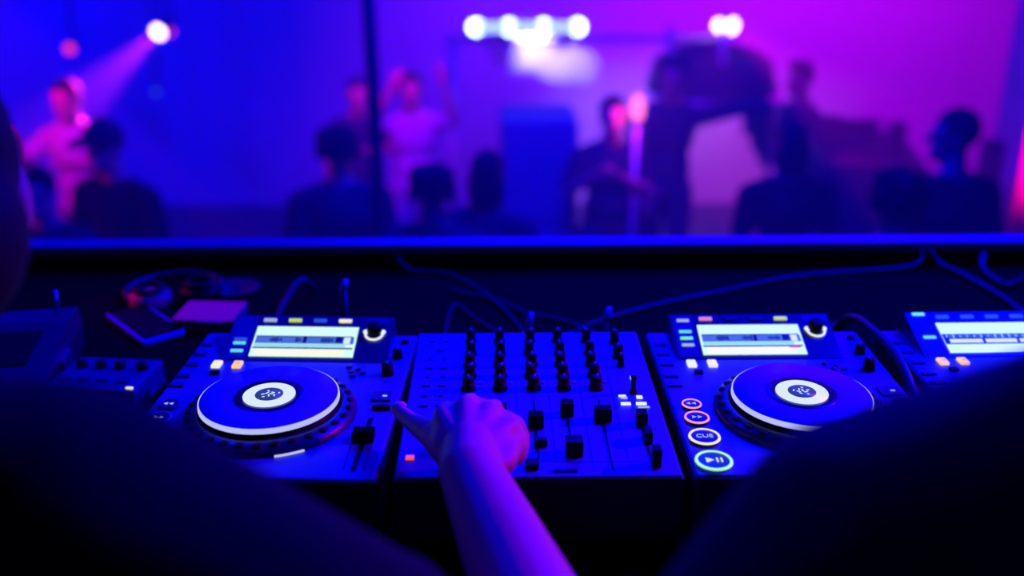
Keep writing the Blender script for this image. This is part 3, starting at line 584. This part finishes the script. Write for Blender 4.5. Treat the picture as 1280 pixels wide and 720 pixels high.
# ---- the two people at the decks ---------------------------------------------
def dj_body(name, label, J, voxel, skin, hand=None):
    t = thing('person', label, 'person', (J['pelvis'][0], J['pelvis'][1], 0))
    o = Vector(t.location); V = lambda p: Vector(p)-o
    mb = MB(); pel, che, nk, hd = V(J['pelvis']), V(J['chest']), V(J['neck']), V(J['head'])
    fw = J['face'].normalized(); Q = fw.to_track_quat('Y', 'Z'); Rm = Q.to_matrix()
    tq = (nk-pel).to_track_quat('Z', 'Y'); tm = tq.to_matrix()
    ax = (V(J['shR'])-V(J['shL'])).normalized(); up = (nk-pel).normalized(); yy = up.cross(ax).normalized(); ax = yy.cross(up).normalized()
    tq = Matrix((ax, yy, up)).transposed().to_quaternion()
    def torso(m_, g):
        m_.ell(che, (0.160+g, 0.112+g, 0.20+g), tq); m_.ell(pel.lerp(che, 0.45), (0.145+g, 0.105+g, 0.19), tq)
    torso(mb, 0); mb.ell(pel, (0.158, 0.115, 0.13))
    H_ = lambda p: hd+Rm @ Vector(p)
    mb.ell(H_((0, 0, 0.02)), (0.076, 0.094, 0.105), Q); mb.ell(H_((0, 0.025, -0.055)), (0.056, 0.068, 0.064), Q)
    mb.cap(H_((0, 0.092, 0.02)), H_((0, 0.114, -0.018)), 0.009, 0.014, 10); mb.cap(H_((-0.02, 0.089, -0.052)), H_((0.02, 0.089, -0.052)), 0.008, 0.008, 8)
    mb.cap(H_((-0.035, 0.083, 0.042)), H_((0.035, 0.083, 0.042)), 0.010, 0.010, 8)
    for sx in (-1, 1): mb.ell(H_((sx*0.078, -0.005, -0.005)), (0.009, 0.020, 0.032), Q)
    mb.cap(nk, H_((0, -0.01, -0.05)), 0.062, 0.056)
    for S_ in 'LR':
        sh, el, wr = V(J['sh'+S_]), V(J['el'+S_]), V(J['wr'+S_])
        mb.cap(nk.lerp(sh, 0.15)-up*0.03, sh, 0.055, 0.060); mb.cap(sh, el, 0.056, 0.044)
        m1 = el.lerp(wr, 0.30); mb.cap(el, m1, 0.048, 0.052, 20); mb.cap(m1, el.lerp(wr, 0.72), 0.052, 0.041, 20); mb.cap(el.lerp(wr, 0.72), wr, 0.041, 0.033, 20)
        if hand and S_ == 'R': hand(mb, V)
        else:
            f = (wr-el).normalized(); side = Vector((1 if S_ == 'L' else -1, 0.4, 0)); side = (side-f*side.dot(f)).normalized(); limb_hand(mb, wr, f, side, side.cross(f) if side.cross(f).z > 0 else f.cross(side))
    for sx in (-1, 1):
        mb.cap(pel+Vector((sx*0.09, 0, -0.03)), Vector((sx*0.11, 0.03, 0.49)), 0.088, 0.058); mb.cap(Vector((sx*0.11, 0.03, 0.49)), Vector((sx*0.12, 0, 0.10)), 0.056, 0.038)
        mb.ell(Vector((sx*0.12, 0.06, 0.04)), (0.044, 0.125, 0.04))
    body = mesh_obj('body', remesh(mb, voxel, 4), M[skin], t)
    mb = MB(); torso(mb, 0.014)
    for S_ in 'LR':
        sh, el = V(J['sh'+S_]), V(J['el'+S_]); mb.cap(nk.lerp(sh, 0.25)-up*0.035, sh, 0.066, J.get('bulk', 0.070))
        m1 = sh.lerp(el, J.get('sleeve', 0.62)); mb.cap(sh, m1, J.get('bulk', 0.070), 0.060); mb.cap(m1, m1+(el-sh).normalized()*0.004, 0.063, 0.063)
    mesh_obj('t_shirt', remesh(mb, 0.008, 3, 't_shirt'), M[J.get('shirt', 'cloth')], body)
    mb = MB(); mb.ell(pel, (0.172, 0.128, 0.12))
    for sx in (-1, 1):
        mb.cap(pel+Vector((sx*0.09, 0, -0.03)), Vector((sx*0.11, 0.03, 0.49)), 0.098, 0.070); mb.cap(Vector((sx*0.11, 0.03, 0.49)), Vector((sx*0.12, 0, 0.14)), 0.068, 0.056)
    mesh_obj('trousers', remesh(mb, 0.011, 3, 'trousers'), M['denim'], body)
    mb = MB(); mb.ell(H_((0, -0.016, 0.036)), (0.086, 0.100, 0.104), Q); mb.ell(H_((0, -0.050, -0.030)), (0.080, 0.058, 0.090), Q)
    hm = remesh(mb, 0.007, 2, 'hair'); mesh_obj('hair', hm, M['hair'], body)
    Ri = Rm.inverted()
    for v_ in hm.vertices:
        l = Ri @ (v_.co-hd)
        if l.y > 0.045 and l.z < 0.065: v_.co = hd+Rm @ Vector((l.x*0.8, 0.03, l.z))
    return t, body
def dj_hand(mb, V):
    w = (-0.032, 0.915, 1.160)  # joint positions worked out from image pixels at chosen heights, then nudged
    mcp = dict(i=(-0.058, 0.986, 1.172), m=(-0.034, 0.994, 1.179), r=(-0.009, 0.990, 1.174), p=(0.013, 0.976, 1.163))
    pip = dict(i=(-0.056, 1.026, 1.160), m=(-0.030, 1.036, 1.165), r=(-0.002, 1.031, 1.159), p=(0.022, 1.008, 1.150))
    dip = dict(i=(-0.052, 1.044, 1.140), m=(-0.026, 1.053, 1.142), r=(0.004, 1.047, 1.137), p=(0.030, 1.010, 1.132))
    tip = dict(i=(-0.046, 1.040, 1.122), m=(-0.020, 1.049, 1.122), r=(0.009, 1.042, 1.118), p=(0.030, 0.998, 1.118))
    # back of the hand: a fan of metacarpals filled by flat ellipsoids
    for k in 'imrp':
        a = Vector(w)+(Vector(mcp[k])-Vector(w))*0.18; mb.cap(V(a), V(mcp[k]), 0.0185, 0.0140, 14)
        mb.cap(V(mcp[k]), V(pip[k]), 0.0128, 0.0108, 12); mb.cap(V(pip[k]), V(dip[k]), 0.0106, 0.0092, 12); mb.cap(V(dip[k]), V(tip[k]), 0.0086, 0.0072, 12)
        mb.ell(V(pip[k]), (0.0106, 0.0106, 0.0106)); mb.ell(V(mcp[k]), (0.0128, 0.0135, 0.0125))
    mb.ell(V((-0.028, 0.958, 1.162)), (0.044, 0.046, 0.019)); mb.ell(V((0.004, 0.948, 1.150)), (0.022, 0.042, 0.018))
    mb.cap(V((-0.027, 0.895, 1.156)), V((-0.030, 0.940, 1.160)), 0.034, 0.029, 16)
    mb.ell(V((-0.043, 1.008, 1.162)), (0.018, 0.026, 0.013)); mb.ell(V((-0.018, 1.010, 1.164)), (0.018, 0.026, 0.013)); mb.ell(V((0.008, 0.996, 1.156)), (0.018, 0.024, 0.014)); mb.ell(V((0.020, 0.975, 1.143)), (0.016, 0.030, 0.022))
    # thumb: leaves the side of the palm near the wrist and reaches out to the left
    th = [(-0.042, 0.935, 1.152), (-0.070, 0.985, 1.148), (-0.095, 1.024, 1.143), (-0.119, 1.064, 1.141)]
    mb.cap(V(th[0]), V(th[1]), 0.0225, 0.0170, 14); mb.cap(V(th[1]), V(th[2]), 0.0160, 0.0118, 14); mb.cap(V(th[2]), V(th[3]), 0.0112, 0.0082, 14); mb.ell(V(th[2]), (0.0118, 0.0118, 0.0112))
    mb.ell(V((-0.058, 0.975, 1.154)), (0.018, 0.030, 0.012), Euler((0, 0, 0.5)).to_quaternion())
JA = dict(pelvis=(-0.40, 0.22, 0.97), chest=(-0.395, 0.39, 1.25), neck=(-0.41, 0.54, 1.43), head=(-0.476, 0.80, 1.475), face=Vector((-0.55, 1, -0.45)),
          shR=(-0.252, 0.495, 1.385), elR=(0.070, 0.64, 1.075), wrR=(-0.028, 0.900, 1.156),  # right upper arm stretched beyond natural length, elbow outside the image
          shL=(-0.585, 0.58, 1.34), elL=(-0.70, 0.72, 1.12), wrL=(-0.66, 0.95, 1.08), sleeve=0.52, bulk=0.073)
ta, ba = dj_body('a', 'person in a black t-shirt leaning over the table, right hand on the mixer knobs', JA, 0.0035, 'skin', dj_hand)
nl = MB().ell((0, 0, 0), (0.0062, 0.0085, 0.0022), (Vector((-0.026, 0.038, 0)).to_track_quat('Y', 'Z'))).build('thumbnail', M['nail'], ba); nl.location = Vector((-0.113, 1.060, 1.1488))-ta.location
JB = dict(pelvis=(0.40, 0.26, 0.98), chest=(0.395, 0.38, 1.255), neck=(0.42, 0.48, 1.51), head=(0.47, 0.57, 1.655), face=Vector((0.0, 1, -0.3)),
          shL=(0.205, 0.480, 1.368), elL=(0.048, 0.52, 1.10), wrL=(0.14, 0.70, 0.97), shirt='cloth2',
          shR=(0.60, 0.45, 1.40), elR=(0.72, 0.50, 1.12), wrR=(0.70, 0.75, 1.06), sleeve=0.62)
dj_body('b', 'person in a black t-shirt with their back filling the lower right corner', JB, 0.006, 'skin_shaded')

# ------------------------------------------------------------------ lamps and gear in the room
def par_can(label, loc, target, r, lens, color, power, angle, group='stage lamps', hang=3.6, cat='stage lamp', bl=0.3, stem=None):
    t = thing('stage_lamp', label, cat, loc, 0, group)
    hl = 0.22 if stem is None else 0.10; dh = 0.012 if stem is None else r*0.75
    d = (Vector(target)-Vector(loc)).normalized(); q = (-d).to_track_quat('-Z', 'Y').to_matrix().to_4x4()
    MB().lathe((0, 0, 0), [(0, -hl), (r*0.6, -hl*0.95), (r*0.95, -hl*0.55), (r*1.05, 0.012), (r*0.96, 0.014), (r*0.9, -0.004), (0, -0.004)], 28, 0, d.to_track_quat('Z', 'Y').to_matrix().to_4x4()).build('lamp_housing', M['lampbody'], t)
    ln_ = MB().lathe((0, 0, 0), [(0, dh), (r*0.45, dh*0.88), (r*0.75, dh*0.6), (r*0.9, 0.0)], 28, 0, d.to_track_quat('Z', 'Y').to_matrix().to_4x4()).build('lens', M[lens], t)
    if stem is None: MB().tube([(0, 0, r*1.1), (0, 0.12, r*1.2), (0, 0.12, hang-loc[2])], 0.012, sub=1).build('hanging_rod', M['lampbody'], t)
    if power: light('SPOT', 'lamp_light', Vector(loc)+d*0.05, target, color, power, size=r*0.6, angle=angle, blend=bl, parent=t)
    return t
lm = at(198, 40, 7.4)
par_can('white stage lamp throwing a purple beam down to the left', lm, at(60, 165, 5.9), 0.055, 'lamppink', (1.0, 0.02, 0.9), 1500, 15)
lr = at(87, 61, 8.4)
par_can('small red lamp high at the far left', lr, (-2.5, 2.0, 0.8), 0.045, 'lampred', RED, 0, 30)
lp = at(212, 39, 7.9)
par_can('faint pink lamp tucked behind the white one', lp, (-1, 2, 1), 0.035, 'lampred', RED, 0, 30)
fl = at(195, 115, 8.6); par_can('dim violet lamp below the white one', fl, (-1, 2, 1), 0.03, 'dimb', RED, 0, 30)
# goalpost of pipe carrying the bar and the twin lamps
gp = thing('lighting_gantry', 'pipe gantry with a crossbar carrying the white lamp bar', 'gantry', (at(838, 50, 7.45).x, at(838, 50, 7.45).y, FL))
xe = at(902, 50, 7.45).x-gp.location.x; zd = at(902, 108, 7.45).z-FL
zb = at(800, 49, 7.45).z-FL; xl = at(565, 49, 7.45).x-gp.location.x
MB().cyl((0, 0, 0.03), (0, 0, zb+0.10), 0.028).build('upright', M['truss'], gp); MB().cyl((xl, 0, 0.03), (xl, 0, zb), 0.028).build('upright', M['truss'], gp)
MB().cyl((xe, -0.09, zd), (xe, -0.09, zb+0.09), 0.026).build('drop_pipe', M['truss'], gp); MB().box((xe, -0.045, zb), (0.05, 0.11, 0.05), bevel=0.005).build('pipe_clamp', M['lampbody'], gp)
MB().cyl((xl-0.05, 0, zb), (xe+0.03, 0, zb), 0.024).build('crossbar', M['truss'], gp)
for x in (0, xl): MB().lathe((x, 0, 0), [(0, 0), (0.22, 0), (0.22, 0.02), (0.03, 0.04), (0, 0.04)], 24).build('base_plate', M['lampbody'], gp)
bl_, br_ = at(595, 34, 7.2), at(722, 34, 7.2)
lb = thing('led_lamp_bar', 'glowing bar of four white lamps hung above the speaker cabinet', 'lamp bar', (bl_+br_)/2)
hw = (br_-bl_).length/2
MB().box((0, 0.05, 0), (hw*2+0.1, 0.06, 0.05), bevel=0.008).build('bar_body', M['lampbody'], lb)
MB().cyl((-hw, 0.0, 0), (hw, 0.0, 0), 0.030).build('light_tube', M['tube'], lb)
dn = Vector((0.02, -1.0, 0.0)).normalized(); qd = dn.to_track_quat('Z', 'Y').to_matrix().to_4x4()
for k, f in enumerate((-1, -0.35, 0.33, 1)):
    h = MB().lathe((f*hw, 0.02, 0), [(0, -0.06), (0.05, -0.05), (0.064, 0.02), (0.058, 0.022), (0.052, 0.015), (0, 0.015)], 26, 0, qd).build('lamp_head', M['lampbody'], lb)
    MB().lathe((f*hw, 0.02, 0), [(0, 0.034), (0.04, 0.028), (0.052, 0.018)], 26, 0, qd).build('lens', M['lampwhite'], h)
for sx in (-0.5, 0.5): MB().box((sx*hw, 0.12, -0.03), (0.03, 0.14, 0.08), bevel=0.005).build('clamp', M['lampbody'], lb)
light('SPOT', 'lamp_light', (bl_+br_)/2+Vector((-0.05, 0.16, 0.05)), at(695, 90, 7.75), (0.42, 0.34, 1.0), 300, size=0.05, angle=80, blend=0.9, parent=lb)
l2 = at(913, 32, 7.4); par_can('right lamp of the bright pair on top of the gantry post', l2, at(1120, 190, 6.2), 0.062, 'lamppink', (1.0, 0.0, 0.55), 450, 26, stem=1)
l3 = at(900, 32, 7.42); par_can('left lamp of the bright pair on top of the gantry post', l3, at(850, 300, 4.5), 0.050, 'lamppink', (1.0, 0.1, 0.6), 0, 30, stem=1)
light('SPOT', 'lamp_light', at(900, 32, 7.1), at(885, 125, 6.9), (1.0, 0.0, 0.55), 45, size=0.04, angle=55, blend=0.6)
# small pink lamps held on stands amid the crowd
def stand_lamp(label, px, py, Z, r, lens):
    p = at(px, py, Z); t = thing('lamp_on_stand', label, 'floor lamp', (p.x, p.y, FL), 0)
    MB().cyl((0, 0, 0.03), (0, 0, p.z-FL), 0.014).build('stand', M['truss'], t)
    MB().lathe((0, 0, 0), [(0, 0), (0.14, 0), (0.14, 0.015), (0.02, 0.03), (0, 0.03)], 24).build('stand_base', M['lampbody'], t)
    MB().lathe((0, 0, p.z-FL), [(0, -0.07), (r*0.8, -0.06), (r, 0), (r*0.8, 0.06), (0, 0.075)], 24).build('bulb', M[lens], t)
    light('POINT', 'lamp_light', p+Vector((0, -0.02, 0.02)), None, (1, 0.03, 0.5), 14, size=0.06, parent=t)
stand_lamp('pink glowing lamp on a thin stand left of the tall stretching figure', 797, 135, 5.75, 0.040, 'lamprose')
light('SPOT', 'pink_light_on_performers', (-0.7, 4.3, 3.3), (-0.80, 6.95, 0.40), (0.9, 0.0, 0.95), 900, size=0.1, angle=17, blend=0.6)
# tall thin pole
pp = at(467, 120, 4.3)
tp = thing('support_pole', 'tall thin dark pole standing left of centre', 'pole', (pp.x, pp.y, FL))
MB().cyl((0, 0, 0.02), (0, 0, 4.68), 0.032).build('pole_shaft', M['dwall'], tp)
MB().lathe((0, 0, 0), [(0, 0), (0.12, 0), (0.12, 0.012), (0.035, 0.03), (0, 0.03)], 24).build('foot_plate', M['dwall'], tp)
# speaker cabinet
a0 = at(675, 155, 6.0); hgt = a0.z-FL
sp = thing('loudspeaker', 'wide dark loudspeaker stack with a flat top beneath the white lamp bar', 'loudspeaker', (a0.x, a0.y+0.35, FL), 0.02)
MB().box((0, 0, hgt*0.28), (0.50, 0.6, hgt*0.56), bevel=0.012).build('bass_bin', M['spk'], sp)
c1 = MB().box((0, 0, hgt*0.785), (0.47, 0.55, hgt*0.43), bevel=0.012).build('top_cabinet', M['spk'], sp)
MB().box((0, -0.279, hgt*0.785), (0.42, 0.012, hgt*0.37), bevel=0.004).build('grille', M['spk'], c1)
for z in (hgt*0.16, hgt*0.40):
    MB().lathe((0, -0.30, z), [(0.17, 0), (0.17, 0.012), (0.15, 0.014), (0.06, -0.0), (0.05, 0.012), (0, 0.016)], 36, 0, Matrix.Rotation(PI/2, 4, 'X')).build('speaker_cone', M['grille'], sp)
# black canopy (a big parasol-like hood) behind the twin lamp post
cpn = thing('canopy', 'big black domed canopy with a drooping right side behind the stretched arm', 'canopy', (at(888, 110, 7.9).x, at(888, 110, 7.9).y, FL))
ztop = at(888, 50, 7.9).z-FL; zr = at(888, 114, 7.9).z-FL; R_ = 0.52
cb = MB(); n0 = 0
prof = [(0.0, ztop), (R_*0.35, ztop-0.012), (R_*0.65, ztop-0.05), (R_*0.88, ztop-0.13), (R_, zr), (R_*0.96, zr-0.015), (R_*0.82, ztop-0.15), (R_*0.6, ztop-0.075), (R_*0.3, ztop-0.035), (0, ztop-0.025)]
cb.lathe((0, 0, 0), prof, 40); cb.build('canopy_fabric', M['canvas'], cpn)
cb = MB()
for k in range(9):
    a1 = math.radians(-40+k*11); h0 = 0.52*math.sin(math.pi*(k+1)/10)+0.15
    cb.box((R_*0.97*math.cos(a1), R_*0.97*math.sin(a1), zr-h0/2+0.03), (0.03, 0.10, h0), 0, Matrix.Rotation(a1, 4, 'Z'), bevel=0.01)
cb.build('side_flap', M['canvas'], cpn)
MB().tube([(-0.30, 0, 0.03), (-0.30, 0, ztop*0.55), (-0.27, 0, ztop*0.8), (-0.12, 0, ztop-0.06), (0, 0, ztop-0.03)], 0.02).build('canopy_pole', M['truss'], cpn)
MB().lathe((-0.30, 0, 0), [(0, 0), (0.2, 0), (0.2, 0.03), (0.03, 0.05), (0, 0.05)], 24).build('canopy_base', M['lampbody'], cpn)
vb = MB(); va = [(R_*0.99*math.cos(math.radians(180+k*180/13)), R_*0.99*math.sin(math.radians(180+k*180/13)), zr-0.012) for k in range(14)]
vb.tube(va, 0.022)
for q_ in va: vb.ell(q_, (0.05, 0.035, 0.030))
vo = mesh_obj('valance', remesh(vb, 0.012, 1, 'valance'), mat('pink_trim_cloth', (0.7, 0.3, 0.5), 0.8, noise=0.1), cpn); vo['label'] = 'pale scalloped edge of the canopy'
# mixing desk on a covered table, against the magenta wall
cw = at(1085, 175, 6.8); dk = thing('mixing_desk', 'covered table stacked with dark sound gear against the magenta wall', 'mixing desk', (cw.x, cw.y, FL), -0.05)
th_ = at(1085, 205, 6.8).z-FL
MB().box((0, 0, th_/2), (0.75, 0.6, th_), bevel=0.01).build('table_cloth', M['canvas'], dk)
MB().prism_x([(-0.28, th_), (0.28, th_), (0.28, th_+0.16), (-0.28, th_+0.05)], -0.33, 0.30).build('desk_body', M['lampbody'], dk)
MB().box((-0.22, 0.15, th_+0.22), (0.12, 0.05, 0.14), bevel=0.008).build('small_monitor', M['lampbody'], dk)
MB().box((-0.02, 0.18, th_+0.20), (0.26, 0.04, 0.12), bevel=0.006).build('wide_monitor', M['lampbody'], dk)
MB().box((0.23, 0.12, th_+0.19), (0.10, 0.12, 0.12), bevel=0.008).build('rack_unit', M['lampbody'], dk)
MB().tube([(0.10, 0.1, th_+0.1), (0.10, 0.08, th_+0.26), (0.13, 0.0, th_+0.28)], 0.006).build('gooseneck', M['lampbody'], dk)
# slim speaker on the floor by the pillar
sc_ = at(1243, 175, 6.2); ss = thing('column_speaker', 'slim dark column speaker between the short-haired man and the pillar', 'speaker', (sc_.x, sc_.y, FL))
MB().box((0, 0, (sc_.z-FL)/2), (0.10, 0.14, sc_.z-FL), bevel=0.01).build('column_body', M['canvas'], ss); MB().box((0, -0.072, (sc_.z-FL)*0.55), (0.08, 0.008, (sc_.z-FL)*0.8), bevel=0.002).build('column_grille', M['grille'], ss)

# ------------------------------------------------------------------ haze and smoke
def volume(name, density, noise=False, aniso=0.2):
    m = bpy.data.materials.new(name); m.use_nodes = True; nt = m.node_tree; nt.nodes.remove(nt.nodes['Principled BSDF'])
    v = nt.nodes.new('ShaderNodeVolumeScatter'); v.inputs['Color'].default_value = (1, 1, 1, 1); v.inputs['Density'].default_value = density; v.inputs['Anisotropy'].default_value = aniso
    nt.links.new(v.outputs[0], nt.nodes['Material Output'].inputs['Volume'])
    if noise:
        tc = nt.nodes.new('ShaderNodeTexCoord'); n = nt.nodes.new('ShaderNodeTexNoise'); n.inputs['Scale'].default_value = 5; n.inputs['Detail'].default_value = 2
        r = nt.nodes.new('ShaderNodeMapRange'); r.inputs[1].default_value = 0.35; r.inputs[2].default_value = 0.65; r.inputs[3].default_value = 0; r.inputs[4].default_value = density
        nt.links.new(tc.outputs['Object'], n.inputs['Vector']); nt.links.new(n.outputs['Fac'], r.inputs[0]); nt.links.new(r.outputs[0], v.inputs['Density'])
    return m
hz = MB().box((0, 5.8, 1.2), (12.8, 7.4, 4.55)).build('haze', volume('club_haze', HAZE)); tag(hz, 'thin club haze filling the dance floor', 'haze', kind='stuff')
pc = at(672, 70, 7.75); sm = MB(); rr = random.Random(3)
for k in range(9): sm.ell(Vector(((k/8-0.45)*0.66, rr.uniform(-0.06, 0.06), (0.06-0.17*k/8)+rr.uniform(-0.03, 0.03))), (rr.uniform(0.10, 0.16), 0.12, rr.uniform(0.11, 0.15)))
so = mesh_obj('smoke', remesh(sm, 0.02, 3, 'smoke'), volume('white_smoke', 3.5, False, 0.0)); so.location = pc; tag(so, 'pale puff of smoke glowing beneath the white lamp bar', 'smoke', kind='stuff')
